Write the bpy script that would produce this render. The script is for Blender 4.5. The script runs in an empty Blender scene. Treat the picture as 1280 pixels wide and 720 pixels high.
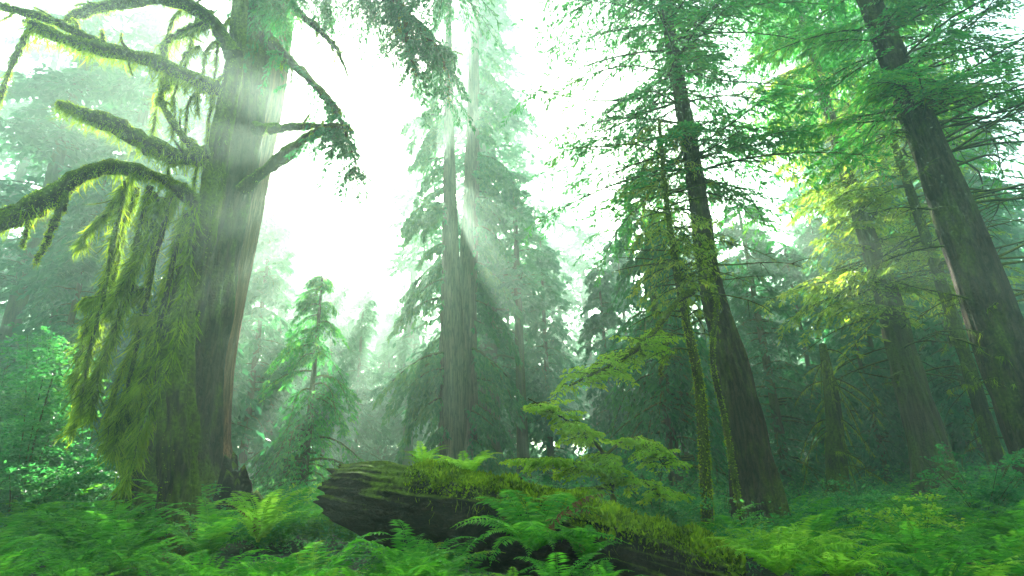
import bpy, math, random
import numpy as np
from mathutils import Matrix, Vector

S = bpy.context.scene
COL = S.collection
R = math.radians
rng = np.random.default_rng(7)

# ------------------------------------------------------------------ camera
CAM_Z = 1.25
F = 660.0                      # focal length in pixels of the 1280 px frame
PITCH = math.atan(1 / 3.0)
ROLL = R(-1.7)
cd = bpy.data.cameras.new('camera'); cam = bpy.data.objects.new('camera', cd); COL.objects.link(cam)
cd.sensor_width = 36; cd.lens = 36 * F / 1280; cd.clip_start = 0.05; cd.clip_end = 800
MC = Matrix.Translation((0, 0, CAM_Z)) @ Matrix.Rotation(math.pi / 2 + PITCH, 4, 'X') @ Matrix.Rotation(ROLL, 4, 'Z')
cam.matrix_world = MC
S.camera = cam
_m3 = np.array(MC.to_3x3())


def at(px, py, Y):
    """world point seen at a pixel of the 1280x720 frame, Y metres in front"""
    d = _m3 @ np.array([(px - 640) / F, (360 - py) / F, -1.0])
    return np.array([0, 0, CAM_Z]) + d * (Y / d[1])


def sundir(px, py):
    d = _m3 @ np.array([(px - 640) / F, (360 - py) / F, -1.0])
    return d / np.linalg.norm(d)


# ------------------------------------------------------------------ terrain height
def gh(x, y):
    x = np.asarray(x, float); y = np.asarray(y, float)
    h = 0.10 * np.sin(.55 * x + 1) * np.cos(.47 * y) + 0.06 * np.sin(1.7 * x + .5 * y) * np.sin(1.3 * y + 2)
    h += 0.38 * np.exp(-((x + 5.2) ** 2 + (y - 10) ** 2) / 9)
    h += 0.10 * np.exp(-((x + 1.0) ** 2 / 6 + (y - 5.0) ** 2 / 2.5))
    h -= 0.25 * np.exp(-((x - 6) ** 2 + (y - 12) ** 2) / 30)
    d = np.clip(np.hypot(x, y - 5) - 16, 0, None)
    h += 0.03 * d
    return h


# ------------------------------------------------------------------ materials
def new_mat(name):
    m = bpy.data.materials.new(name); m.use_nodes = True
    nt = m.node_tree; nt.nodes.clear()
    out = nt.nodes.new('ShaderNodeOutputMaterial')
    return m, nt, out


def N(nt, t, **kw):
    n = nt.nodes.new('ShaderNode' + t)
    for k, v in kw.items():
        if k.startswith('i_'):
            n.inputs[k[2:].replace('_', ' ')].default_value = v
        else:
            setattr(n, k, v)
    return n


def ramp(nt, fac, stops):
    r = nt.nodes.new('ShaderNodeValToRGB')
    el = r.color_ramp.elements
    while len(el) > 1: el.remove(el[-1])
    el[0].position = stops[0][0]; el[0].color = (*stops[0][1], 1)
    for p, c in stops[1:]:
        e = el.new(p); e.color = (*c, 1)
    nt.links.new(fac, r.inputs[0])
    return r.outputs[0]


def leaf_mat(name, cols, trans_cols, tfac=.5, scale=1.2, rough=.45, spec=.25):
    """cols/trans_cols: three tones picked by a leaf's own random number and a clump noise"""
    m, nt, out = new_mat(name); L = nt.links.new
    geo = N(nt, 'NewGeometry'); tc = N(nt, 'TexCoord')
    no = N(nt, 'TexNoise'); no.inputs['Scale'].default_value = scale; no.inputs['Detail'].default_value = 3
    L(tc.outputs['Object'], no.inputs['Vector'])
    oi = N(nt, 'ObjectInfo')
    a = N(nt, 'Math', operation='MULTIPLY'); a.inputs[1].default_value = .35; L(geo.outputs['Random Per Island'], a.inputs[0])
    b = N(nt, 'Math', operation='MULTIPLY_ADD'); b.inputs[1].default_value = .9; L(no.outputs[0], b.inputs[0]); L(a.outputs[0], b.inputs[2])
    c = N(nt, 'Math', operation='MULTIPLY_ADD'); c.inputs[1].default_value = .16; L(oi.outputs['Random'], c.inputs[0]); L(b.outputs[0], c.inputs[2])
    d = N(nt, 'Math', operation='SUBTRACT'); d.inputs[1].default_value = .2; L(c.outputs[0], d.inputs[0])
    st = [.2, .5, .85]
    c1 = ramp(nt, d.outputs[0], list(zip(st, cols)))
    c2 = ramp(nt, d.outputs[0], list(zip(st, trans_cols)))
    p = N(nt, 'BsdfPrincipled'); p.inputs['Roughness'].default_value = rough
    p.inputs['Specular IOR Level'].default_value = spec
    L(c1, p.inputs['Base Color'])
    t = N(nt, 'BsdfTranslucent'); L(c2, t.inputs['Color'])
    mx = N(nt, 'MixShader'); mx.inputs[0].default_value = tfac
    L(p.outputs[0], mx.inputs[1]); L(t.outputs[0], mx.inputs[2]); L(mx.outputs[0], out.inputs['Surface'])
    return m


def bark_mat(name, dark, light, moss=(.13, .19, .02), moss_amt=.5, furrow=9, zs=.12, updir=.6, bump=.6, lichen=0.0):
    m, nt, out = new_mat(name); L = nt.links.new
    tc = N(nt, 'TexCoord'); mp = N(nt, 'Mapping'); mp.inputs['Scale'].default_value = (1, 1, zs) if zs < 2 else (.3, .6, 1.0)
    L(tc.outputs['Object'], mp.inputs['Vector'])
    n1 = N(nt, 'TexNoise'); n1.inputs['Scale'].default_value = furrow; n1.inputs['Detail'].default_value = 8; n1.inputs['Roughness'].default_value = .65
    n1.inputs['Distortion'].default_value = .5
    L(mp.outputs[0], n1.inputs['Vector'])
    vo = N(nt, 'TexVoronoi', feature='DISTANCE_TO_EDGE'); vo.inputs['Scale'].default_value = furrow * 1.4
    wv = N(nt, 'VectorMath', operation='MULTIPLY_ADD'); wv.inputs[1].default_value = (.18, .18, .18)
    L(n1.outputs['Color'], wv.inputs[0]); L(mp.outputs[0], wv.inputs[2]); L(wv.outputs[0], vo.inputs['Vector'])
    crack = ramp(nt, vo.outputs['Distance'], [(0, (0, 0, 0)), (.12, (1, 1, 1))])
    base = ramp(nt, n1.outputs[0], [(.3, dark), (.7, light)])
    mc = N(nt, 'Mix', data_type='RGBA', blend_type='MULTIPLY'); mc.inputs[0].default_value = .65
    L(base, mc.inputs[6]); L(crack, mc.inputs[7])
    # moss mask: patches, more where the surface faces up
    n2 = N(nt, 'TexNoise'); n2.inputs['Scale'].default_value = 1.7; n2.inputs['Detail'].default_value = 6; n2.inputs['Roughness'].default_value = .7
    mp2 = N(nt, 'Mapping'); mp2.inputs['Scale'].default_value = (1, 1, .35); L(tc.outputs['Object'], mp2.inputs['Vector']); L(mp2.outputs[0], n2.inputs['Vector'])
    geo = N(nt, 'NewGeometry'); sx = N(nt, 'SeparateXYZ'); L(geo.outputs['Normal'], sx.inputs[0])
    a = N(nt, 'Math', operation='MULTIPLY_ADD'); a.inputs[1].default_value = updir * .35; L(sx.outputs['Z'], a.inputs[0]); L(n2.outputs[0], a.inputs[2])
    th = 1 - moss_amt
    mk = ramp(nt, a.outputs[0], [(max(.0, th - .08), (0, 0, 0)), (th + .1, (1, 1, 1))])
    n3 = N(nt, 'TexNoise'); n3.inputs['Scale'].default_value = 22; n3.inputs['Detail'].default_value = 5; L(tc.outputs['Object'], n3.inputs['Vector'])
    mcol = ramp(nt, n3.outputs[0], [(.3, tuple(c * .35 for c in moss)), (.65, moss), (.9, tuple(min(1, c * 1.6) for c in moss))])
    mm = N(nt, 'Mix', data_type='RGBA'); L(mk, mm.inputs[0]); L(mc.outputs[2], mm.inputs[6]); L(mcol, mm.inputs[7])
    p = N(nt, 'BsdfPrincipled'); p.inputs['Roughness'].default_value = .9; p.inputs['Specular IOR Level'].default_value = .15
    L(mm.outputs[2], p.inputs['Base Color'])
    hs = N(nt, 'Math', operation='ADD'); L(n1.outputs[0], hs.inputs[0])
    h2 = N(nt, 'Math', operation='MULTIPLY_ADD'); h2.inputs[1].default_value = .35; L(crack, h2.inputs[0]); L(n3.outputs[0], h2.inputs[2]); L(h2.outputs[0], hs.inputs[1])
    bu = N(nt, 'Bump'); bu.inputs['Strength'].default_value = bump; bu.inputs['Distance'].default_value = .06
    L(hs.outputs[0], bu.inputs['Height']); L(bu.outputs[0], p.inputs['Normal']); L(p.outputs[0], out.inputs['Surface'])
    return m


M = {}
M['bark'] = bark_mat('dark furrowed bark', (.016, .011, .007), (.085, .06, .036), moss_amt=.42, furrow=9, bump=1.0, zs=.16)
M['bark_mossy'] = bark_mat('moss covered bark', (.018, .014, .006), (.07, .055, .025), moss_amt=.5, furrow=12, zs=.08, updir=.9, bump=1.0, moss=(.13, .21, .008))
M['bark_cedar'] = bark_mat('reddish cedar bark', (.06, .026, .014), (.36, .18, .09), moss_amt=.14, furrow=14, zs=.03)
M['bark_grey'] = bark_mat('grey fir bark', (.07, .048, .03), (.26, .18, .11), moss_amt=.3, furrow=7, zs=.08, bump=1.0)
M['bark_far'] = bark_mat('brown fir bark', (.03, .022, .014), (.12, .09, .055), moss_amt=.48, furrow=6, zs=.1, moss=(.1, .15, .02))
M['rot'] = bark_mat('rotten dark wood', (.005, .004, .002), (.032, .022, .012), moss_amt=.2, furrow=9, zs=2, updir=1.3, moss=(.12, .2, .008), bump=1.0)
M['twig'] = bark_mat('mossy twig', (.007, .011, .004), (.018, .026, .008), moss_amt=.55, furrow=20, zs=1, updir=.5, bump=.2, moss=(.12, .17, .015))

M['moss'] = leaf_mat('hanging moss', [(.012, .022, .002), (.10, .19, .006), (.28, .40, .012)], [(.03, .07, .004), (.3, .52, .012), (.62, .8, .03)], .5, 2.6, .8, .05)  # wide tone range paints shaded gaps and lit patches into the moss
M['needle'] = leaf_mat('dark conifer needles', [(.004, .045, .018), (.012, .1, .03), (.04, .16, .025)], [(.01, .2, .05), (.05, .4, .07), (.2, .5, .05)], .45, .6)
M['needle_lit'] = leaf_mat('sunlit tone yellow green needles', [(.02, .08, .01), (.09, .17, .015), (.2, .24, .02)], [(.16, .4, .03), (.42, .64, .04), (.75, .78, .08)], .55, .5)  # sunlit copy of the needles, golden backlight put into the colour
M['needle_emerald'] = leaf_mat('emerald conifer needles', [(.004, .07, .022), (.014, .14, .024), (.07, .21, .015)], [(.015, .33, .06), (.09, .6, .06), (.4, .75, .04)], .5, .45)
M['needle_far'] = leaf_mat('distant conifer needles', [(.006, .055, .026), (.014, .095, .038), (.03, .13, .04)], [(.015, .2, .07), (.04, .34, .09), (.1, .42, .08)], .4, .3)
M['fern'] = leaf_mat('sword fern fronds', [(.004, .035, .005), (.026, .16, .011), (.09, .25, .015)], [(.05, .32, .02), (.16, .62, .03), (.35, .8, .04)], .5, 1.5, .6, .12)  # lowest tone darkened to paint deep shadow into the fronds
M['fern_lit'] = leaf_mat('sunlit tone fern fronds', [(.05, .18, .01), (.12, .28, .012), (.22, .36, .02)], [(.25, .65, .03), (.42, .8, .05), (.6, .9, .08)], .55, 1.5, .6, .12)  # lit copy of the fern material, sunshine put into its tones
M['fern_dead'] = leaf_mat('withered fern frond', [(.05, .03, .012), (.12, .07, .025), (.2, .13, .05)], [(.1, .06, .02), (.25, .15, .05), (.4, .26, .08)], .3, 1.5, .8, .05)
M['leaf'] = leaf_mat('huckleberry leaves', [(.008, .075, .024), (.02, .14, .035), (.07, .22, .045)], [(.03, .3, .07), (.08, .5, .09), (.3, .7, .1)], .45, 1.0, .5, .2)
M['leaf_lit'] = leaf_mat('sunlit tone maple leaves', [(.06, .19, .008), (.17, .34, .01), (.28, .42, .015)], [(.25, .55, .03), (.45, .78, .04), (.65, .88, .08)], .5, 1.2, .6, .12)  # colour raised to paint in sunlight that doesn't reach these leaves


def ground_mat():
    m, nt, out = new_mat('forest floor'); L = nt.links.new
    tc = N(nt, 'TexCoord')
    n1 = N(nt, 'TexNoise'); n1.inputs['Scale'].default_value = 1.3; n1.inputs['Detail'].default_value = 9; L(tc.outputs['Object'], n1.inputs['Vector'])
    n2 = N(nt, 'TexNoise'); n2.inputs['Scale'].default_value = 25; n2.inputs['Detail'].default_value = 5; L(tc.outputs['Object'], n2.inputs['Vector'])
    c1 = ramp(nt, n1.outputs[0], [(.35, (.012, .009, .005)), (.5, (.02, .045, .008)), (.7, (.05, .1, .012))])
    c2 = ramp(nt, n2.outputs[0], [(.3, (.4, .4, .4)), (.7, (1, 1, 1))])
    mc = N(nt, 'Mix', data_type='RGBA', blend_type='MULTIPLY'); mc.inputs[0].default_value = 1; L(c1, mc.inputs[6]); L(c2, mc.inputs[7])
    p = N(nt, 'BsdfPrincipled'); p.inputs['Roughness'].default_value = .95; L(mc.outputs[2], p.inputs['Base Color'])
    bu = N(nt, 'Bump'); bu.inputs['Strength'].default_value = .8; bu.inputs['Distance'].default_value = .08; L(n2.outputs[0], bu.inputs['Height']); L(bu.outputs[0], p.inputs['Normal'])
    L(p.outputs[0], out.inputs['Surface'])
    return m


M['ground'] = ground_mat()


# ------------------------------------------------------------------ mesh buffer
class MB:
    def __init__(s):
        s.v = []; s.f4 = []; s.m4 = []; s.sm = []; s.n = 0

    def add(s, v, f, mat=0, smooth=False):
        """v (n,3), f (k,4) quads"""
        v = np.asarray(v, np.float32).reshape(-1, 3); f = np.asarray(f, np.int64).reshape(-1, 4)
        s.v.append(v); s.f4.append(f + s.n); s.m4.append(np.full(len(f), mat)); s.sm.append(np.full(len(f), smooth)); s.n += len(v)

    def tube(s, P, r, sides=6, mat=0, ridges=0.0, seed=0, cap=True, nr=9, nz=1.2):
        P = np.asarray(P, float); n = len(P); r = np.broadcast_to(np.asarray(r, float), (n,))
        T = np.gradient(P, axis=0); T /= np.linalg.norm(T, axis=1, keepdims=True) + 1e-9
        ref = np.array([0, 0, 1.0]) if abs(T[:, 2].mean()) < .8 else np.array([0, 1.0, 0])
        U = np.cross(T, ref); U /= np.linalg.norm(U, axis=1, keepdims=True) + 1e-9
        V = np.cross(T, U)
        a = np.linspace(0, 2 * np.pi, sides, endpoint=False)
        rr = np.repeat(r[:, None], sides, 1)
        if ridges:
            g = np.random.default_rng(seed); d = np.r_[0, np.cumsum(np.linalg.norm(np.diff(P, axis=0), axis=1))][:, None]
            q = 0
            for k in range(5):
                fa = g.integers(2, nr + 2 * k + 1); q = q + np.sin(fa * a[None] + g.uniform(0, 6) + np.sin(d * g.uniform(.3, 1) * nz + g.uniform(0, 6)) * 1.2) * g.uniform(.4, 1) / (1 + k * .3)
                q = q + .35 * np.sin(d * g.uniform(2, 9) * nz + fa * a[None] + g.uniform(0, 6))
            if sides > 30:
                fb = g.integers(14, 34); q = q + .45 * np.sin(fb * a[None] + g.uniform(0, 6) + 1.6 * np.sin(d * g.uniform(.8, 2.2) + a[None] * 3 + k)) * (.5 + .5 * np.sin(d * g.uniform(1.5, 5) + fa * a[None]))
            rr = rr * (1 + ridges * q * .35)
        X = P[:, None] + rr[..., None] * (np.cos(a)[None, :, None] * U[:, None] + np.sin(a)[None, :, None] * V[:, None])
        i = np.arange(n - 1)[:, None] * sides; j = np.arange(sides)[None]; k = (j + 1) % sides
        f = np.stack([i + j, i + k, i + sides + k, i + sides + j], -1).reshape(-1, 4)
        s.add(X.reshape(-1, 3), f, mat, True)
        if cap:
            for e, idx in ((0, 0), (n - 1, (n - 1) * sides)):
                c = P[e] + (T[e] * r[e] * .3 if e else -T[e] * r[e] * .3)
                vv = np.vstack([X[e], c[None]])
                ff = [[q, (q + 1) % sides, sides, sides] for q in range(sides)] if e else [[(q + 1) % sides, q, sides, sides] for q in range(sides)]
                # triangles are written as quads with a repeated corner, fixed in build()
                s.add(vv, ff, mat, True)

    def cards(s, P, D, L, W, Nn, mat=0, bend=0.0):
        """diamond leaves: P base, D unit dir, L length, W width, Nn side hint"""
        P = np.asarray(P); n = len(P)
        if n == 0: return
        D = D / (np.linalg.norm(D, axis=1, keepdims=True) + 1e-9)
        Sd = np.cross(D, Nn); Sd /= np.linalg.norm(Sd, axis=1, keepdims=True) + 1e-9
        L = np.broadcast_to(L, (n,))[:, None]; W = np.broadcast_to(W, (n,))[:, None]
        up = np.cross(Sd, D)
        mid = P + D * L * .45 + up * L * bend
        v = np.stack([P, mid + Sd * W * .5, P + D * L, mid - Sd * W * .5], 1)
        f = np.arange(n * 4).reshape(n, 4)
        s.add(v.reshape(-1, 3), f, mat)

    def build(s, name, mats, parent=None, origin=None):
        V = np.concatenate(s.v); Q = np.concatenate(s.f4); mi = np.concatenate(s.m4); sm = np.concatenate(s.sm)
        if origin is not None: V = V - np.asarray(origin, np.float32)
        tri = Q[:, 2] == Q[:, 3]
        cnt = np.where(tri, 3, 4)
        loops = Q.reshape(-1); keep = np.ones(len(loops), bool); keep[3::4] = ~tri
        loops = loops[keep]
        starts = np.r_[0, np.cumsum(cnt)[:-1]]
        me = bpy.data.meshes.new(name)
        me.vertices.add(len(V)); me.vertices.foreach_set('co', V.astype(np.float32).ravel())
        me.loops.add(len(loops)); me.loops.foreach_set('vertex_index', loops.astype(np.int32))
        me.polygons.add(len(Q)); me.polygons.foreach_set('loop_start', starts.astype(np.int32)); me.polygons.foreach_set('loop_total', cnt.astype(np.int32))
        me.polygons.foreach_set('material_index', mi.astype(np.int32)); me.polygons.foreach_set('use_smooth', sm.astype(bool))
        me.update(calc_edges=True)
        for m in (mats if isinstance(mats, (list, tuple)) else [mats]): me.materials.append(m)
        o = bpy.data.objects.new(name, me); COL.objects.link(o)
        if parent is not None: o.parent = parent
        return o


def unit(a): return a / (np.linalg.norm(a, axis=-1, keepdims=True) + 1e-9)


def smooth_path(P, n):
    P = np.asarray(P, float)
    if len(P) == 2: return P[0] + (P[1] - P[0]) * np.linspace(0, 1, n)[:, None]
    Q = np.vstack([2 * P[0] - P[1], P, 2 * P[-1] - P[-2]])
    t = np.linspace(0, len(P) - 1 - 1e-6, n); i = t.astype(int); u = (t - i)[:, None]
    a, b, c, d = Q[i], Q[i + 1], Q[i + 2], Q[i + 3]
    return .5 * ((2 * b) + (-a + c) * u + (2 * a - 5 * b + 4 * c - d) * u ** 2 + (-a + 3 * b - 3 * c + d) * u ** 3)


def pxpath(pts, n=24):
    return smooth_path([at(*p) for p in pts], n)


def tag(o, label=None, cat=None, group=None, kind=None):
    if label: o['label'] = label
    if cat: o['category'] = cat
    if group: o['group'] = group
    if kind: o['kind'] = kind
    return o


def empty(name, loc, label=None, cat=None, group=None):
    o = bpy.data.objects.new(name, None); COL.objects.link(o); o.location = loc; o.empty_display_size = .3
    return tag(o, label, cat, group)


def dup(o, loc=None, rz=None, sc=None, parent=None):
    c = o.copy(); COL.objects.link(c)
    for k in ('label', 'category', 'group'):
        if parent is None and k in c: del c[k]
    if parent is not None: c.parent = parent
    for ch in list(o.children): dup(ch, parent=c)
    if loc is not None: c.location = loc
    if rz is not None: c.rotation_euler = (0, 0, rz)
    if sc is not None: c.scale = (sc, sc, sc) if np.isscalar(sc) else sc
    return c


# ------------------------------------------------------------------ moss helpers
def fuzz(mb, P, r, n, ln=(.03, .07), mat=0, up_only=False, g=rng):
    """short tufts standing off a limb"""
    i = g.uniform(0, len(P) - 1.001, n); k = i.astype(int); u = (i - k)[:, None]
    C = P[k] * (1 - u) + P[k + 1] * u; T = unit(P[k + 1] - P[k]); rr = np.interp(i, np.arange(len(P)), np.broadcast_to(r, (len(P),)))[:, None]
    O = unit(np.cross(T, g.normal(size=(n, 3))))
    if up_only: O[:, 2] = np.abs(O[:, 2]) * 1.0; O = unit(O)
    D = unit(O + T * g.uniform(-.9, .9, (n, 1)) + np.array([0, 0, -.5]) * (not up_only))
    L = g.uniform(*ln, n)
    mb.cards(C + O * rr * .93, D, L, L * g.uniform(.3, .55, n), unit(g.normal(size=(n, 3))), mat, .1)


def strands(mb, P, r, n, ln=(.1, .5), mat=0, w=.025, lean=(0, 0), clump=7, g=rng, taper_end=True):
    """moss hanging from a limb, gathered in clumps"""
    nc = max(2, n // clump)
    ci = g.uniform(0, len(P) - 1.001, nc); cl = g.beta(1.2, 2.2, nc) * (ln[1] - ln[0]) + ln[0]
    q = g.integers(0, nc, n); i = np.clip(ci[q] + g.normal(0, .12, n), 0, len(P) - 1.001); L = cl[q] * g.uniform(.35, 1.1, n)
    k = i.astype(int); u = (i - k)[:, None]
    rr = np.interp(i, np.arange(len(P)), np.broadcast_to(r, (len(P),)))
    C = P[k] * (1 - u) + P[k + 1] * u
    off = g.normal(size=(n, 3)); off[:, 2] = -np.abs(off[:, 2]) * .5; off = unit(off) * rr[:, None] * .9
    C = C + off
    ribbons(mb, C, L, w, lean, mat, g)


def ribbons(mb, C, L, w, lean, mat, g):
    n = len(C)
    seg = 3
    az = g.uniform(0, 2 * np.pi, n); Sd = np.stack([np.cos(az), np.sin(az), g.normal(0, .25, n)], 1)
    D = unit(np.stack([g.normal(0, .1, n) + lean[0], g.normal(0, .1, n) + lean[1], -np.ones(n)], 1))
    W = w * .62 * g.uniform(.5, 1.6, n) * np.clip(L / .25, .5, 1.6)
    prof = [.5, 1.0, .75, .06]
    pts = []
    cur = C.copy(); DD = D.copy()
    for j in range(seg + 1):
        ww = (W * prof[j] * .5)[:, None]
        pts += [cur - Sd * ww, cur + Sd * ww]
        DD = unit(DD + g.normal(0, .33, (n, 3)) * [1, 1, .3])
        cur = cur + DD * (L / seg)[:, None]
    v = np.stack(pts, 1)                                     # n, 2(seg+1), 3
    b = np.arange(n)[:, None] * 2 * (seg + 1)
    f = np.concatenate([np.stack([b[:, 0] + 2 * j, b[:, 0] + 2 * j + 1, b[:, 0] + 2 * j + 3, b[:, 0] + 2 * j + 2], 1) for j in range(seg)])
    mb.add(v.reshape(-1, 3), f, mat)


# ------------------------------------------------------------------ conifer foliage
def boughs(mb, start, az, L, rise, droop, seed=0, ntw=14, nsp=8, sp=.16, spw=.4, hang=.35, tw_len=.38, mat=1, tube=.015, tmat=0, tube_sides=4, twig_tubes=True, bare=.12, keep=1.0):
    """fans of twigs and needle sprigs. start (B,3), az, L, rise, droop (B,)"""
    g = np.random.default_rng(seed); B = len(start)
    L = np.asarray(L, float)
    H = np.stack([np.cos(az), np.sin(az), 0 * az], 1); Sx = np.stack([-np.sin(az), np.cos(az), 0 * az], 1)
    wob = g.normal(0, .07, (B, 2))

    def pt(t):   # t (B,k)
        t = t[..., None]
        return start[:, None] + L[:, None, None] * (H[:, None] * t * (1 - .18 * droop[:, None, None] * t) + Sx[:, None] * (wob[:, 0, None, None] * np.sin(t * 4) + wob[:, 1, None, None] * t ** 2 * 2)
               + np.array([0, 0, 1.]) * (rise[:, None, None] * t - droop[:, None, None] * t ** 2))
    if tube:
        ts = np.linspace(0, 1, 7)
        PP = pt(np.broadcast_to(ts, (B, 7)))
        for b in range(B):
            mb.tube(PP[b], tube * (L[b] ** .7) * (1 - ts * .85), tube_sides, tmat, cap=False)
    t = bare + (1 - bare) * (np.linspace(0, 1, ntw)[None] + g.uniform(-.04, .04, (B, ntw))); t = np.clip(t, .02, 1)
    base = pt(t)
    side = np.where((np.arange(ntw) % 2)[None] == 0, 1., -1.) * np.ones((B, 1))
    ang = g.normal(R(52), .2, (B, ntw))
    tl = L[:, None] * tw_len * (1.05 - .75 * t) * g.uniform(.6, 1.25, (B, ntw))
    TD = H[:, None] * np.cos(ang)[..., None] + Sx[:, None] * (np.sin(ang) * side)[..., None]
    tdz = g.normal(0, .12, (B, ntw)) - .12
    TD = TD + np.array([0, 0, 1.]) * tdz[..., None]
    # sprigs along twigs
    s_ = (np.arange(nsp)[None, None] + g.uniform(0, 1, (B, ntw, nsp))) / nsp
    dr = hang * (.5 + g.random((B, ntw, 1)))
    pos = base[:, :, None] + tl[:, :, None, None] * (TD[:, :, None] * s_[..., None] - np.array([0, 0, 1.]) * (dr * s_ ** 1.6)[..., None])
    if twig_tubes:
        a = base.reshape(-1, 3); e = (base + tl[..., None] * (TD - np.array([0, 0, 1.]) * dr)).reshape(-1, 3)
        m_ = base + tl[..., None] * (TD * .5 - np.array([0, 0, 1.]) * dr * .33)
        m_ = m_.reshape(-1, 3); w = (.005 + tl.reshape(-1, 1) * .008)
        z = np.array([0, 0, 1.])
        v = np.stack([a - z * w, a + z * w, m_ + z * w * .7, m_ - z * w * .7, e], 1)
        k = np.arange(len(a))[:, None] * 5
        f = np.concatenate([k + [0, 1, 2, 3], k + [3, 2, 4, 4]])
        mb.add(v.reshape(-1, 3), f, tmat)
    sd2 = np.where((np.arange(nsp) % 2)[None, None] == 0, 1., -1.)
    SS = np.cross(TD, [0, 0, 1.])
    D = TD[:, :, None] * .8 + SS[:, :, None] * (sd2 * g.uniform(.3, 1, s_.shape))[..., None] + np.array([0, 0, -1.]) * (hang * 1.6 * g.uniform(.3, 1.3, s_.shape))[..., None] + g.normal(0, .2, pos.shape)
    pos = pos.reshape(-1, 3); D = D.reshape(-1, 3)
    if keep < 1:
        kk = g.random(len(pos)) < keep; pos = pos[kk]; D = D[kk]
    n = len(pos)
    LL = sp * g.uniform(.6, 1.4, n)
    Nn = unit(np.array([0, 0, 1.]) + g.normal(0, .55, (n, 3)))
    mb.cards(pos, D, LL, LL * spw * g.uniform(.7, 1.3, n), Nn, mat, .05)


def conifer(name, loc, height, r0, z0, Lmax, nb, seed, needle='needle', bark='bark_far', label=None, cat='tree', group=None, ntw=14, nsp=8, sp=.2, spw=.4, hang=.35,
            droop=(.25, .5), rise=(.0, .25), lean=(0, 0), sector=None, taper=.75, Lmin=.4, tube=.022, sides=14, clump=0.0, twig_tubes=True, keep=1.0, top_taper=1.0, tw_len=.38, stubs=0, ridges=.12, shape=None, flare=.6, curve=0.0, ztop=None):
    g = np.random.default_rng(seed)
    root = empty(name, loc, label, cat, group)
    zs = np.linspace(0, 1, 26)
    ax = np.stack([lean[0] * zs * height + curve * np.sin(zs * 5 + seed), lean[1] * zs * height + .5 * curve * np.sin(zs * 4 + 2 * seed), zs * height - .3], 1)
    rr = r0 * (1 - taper * zs) * (1 + flare * np.exp(-zs * height / (r0 * 2.2 + .2)))
    tb = MB(); tb.tube(ax, rr, sides, 0, ridges, seed, cap=True)
    for k in range(stubs):
        z = g.uniform(.12, .9) * z0 if z0 > 2 else g.uniform(1, height * .5)
        a = g.uniform(0, 2 * np.pi); ln = g.uniform(.3, 2.2); zz = z / height
        p0 = np.array([np.interp(zz, zs, ax[:, 0]), np.interp(zz, zs, ax[:, 1]), z])
        d = np.array([np.cos(a), np.sin(a), g.uniform(-.25, .2)])
        tb.tube(smooth_path([p0, p0 + d * ln * .5 + [0, 0, g.normal(0, .06)], p0 + d * ln + [0, 0, -g.uniform(0, .4) * ln]], 7), np.linspace(.03, .008, 7) * (1 + ln * .3), 5, 0, cap=False)
    tb.build('trunk', M[bark], root)
    cb = MB()
    u = np.sort(g.uniform(0, 1, nb))
    if clump:       # whorls with empty air between them
        u = u + clump * np.sin(u * 2 * np.pi * 9 + g.uniform(0, 6)) / 9
    top = ztop or height
    z = z0 + u * (top - z0) * .98
    az = g.uniform(0, 2 * np.pi, nb) if sector is None else g.uniform(sector[0], sector[1], nb)
    fz = np.clip((z - z0) / (top - z0), 0, 1)
    if shape is None: prof = (1 - fz) ** top_taper * .85 + .15
    else: prof = shape(fz)
    Lb = Lmin + (Lmax - Lmin) * prof * g.uniform(.6, 1.1, nb)
    st = np.stack([np.interp(z, zs * height, ax[:, 0]), np.interp(z, zs * height, ax[:, 1]), z], 1)
    boughs(cb, st, az, Lb, g.uniform(*rise, nb), g.uniform(*droop, nb), seed + 1, ntw, nsp, sp, spw, hang, tube=tube, twig_tubes=twig_tubes, keep=keep, tw_len=tw_len)
    cb.build('crown', [M['twig'], M[needle]], root)
    return root


exec_parts = []
# ------------------------------------------------------------------ ground
gx = np.unique(np.concatenate([np.linspace(-170, -20, 30), np.linspace(-20, 20, 90), np.linspace(20, 170, 30)]))
gy = np.unique(np.concatenate([np.linspace(-60, -4, 12), np.linspace(-4, 30, 80), np.linspace(30, 180, 30)]))
X, Y = np.meshgrid(gx, gy); Z = gh(X, Y)
b = MB(); nx = len(gx); i = np.arange(len(gy) - 1)[:, None] * nx + np.arange(nx - 1)[None]
b.add(np.stack([X, Y, Z], -1).reshape(-1, 3), np.stack([i, i + 1, i + nx + 1, i + nx], -1).reshape(-1, 4), 0, True)
tag(b.build('ground', M['ground']), kind='structure')


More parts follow.
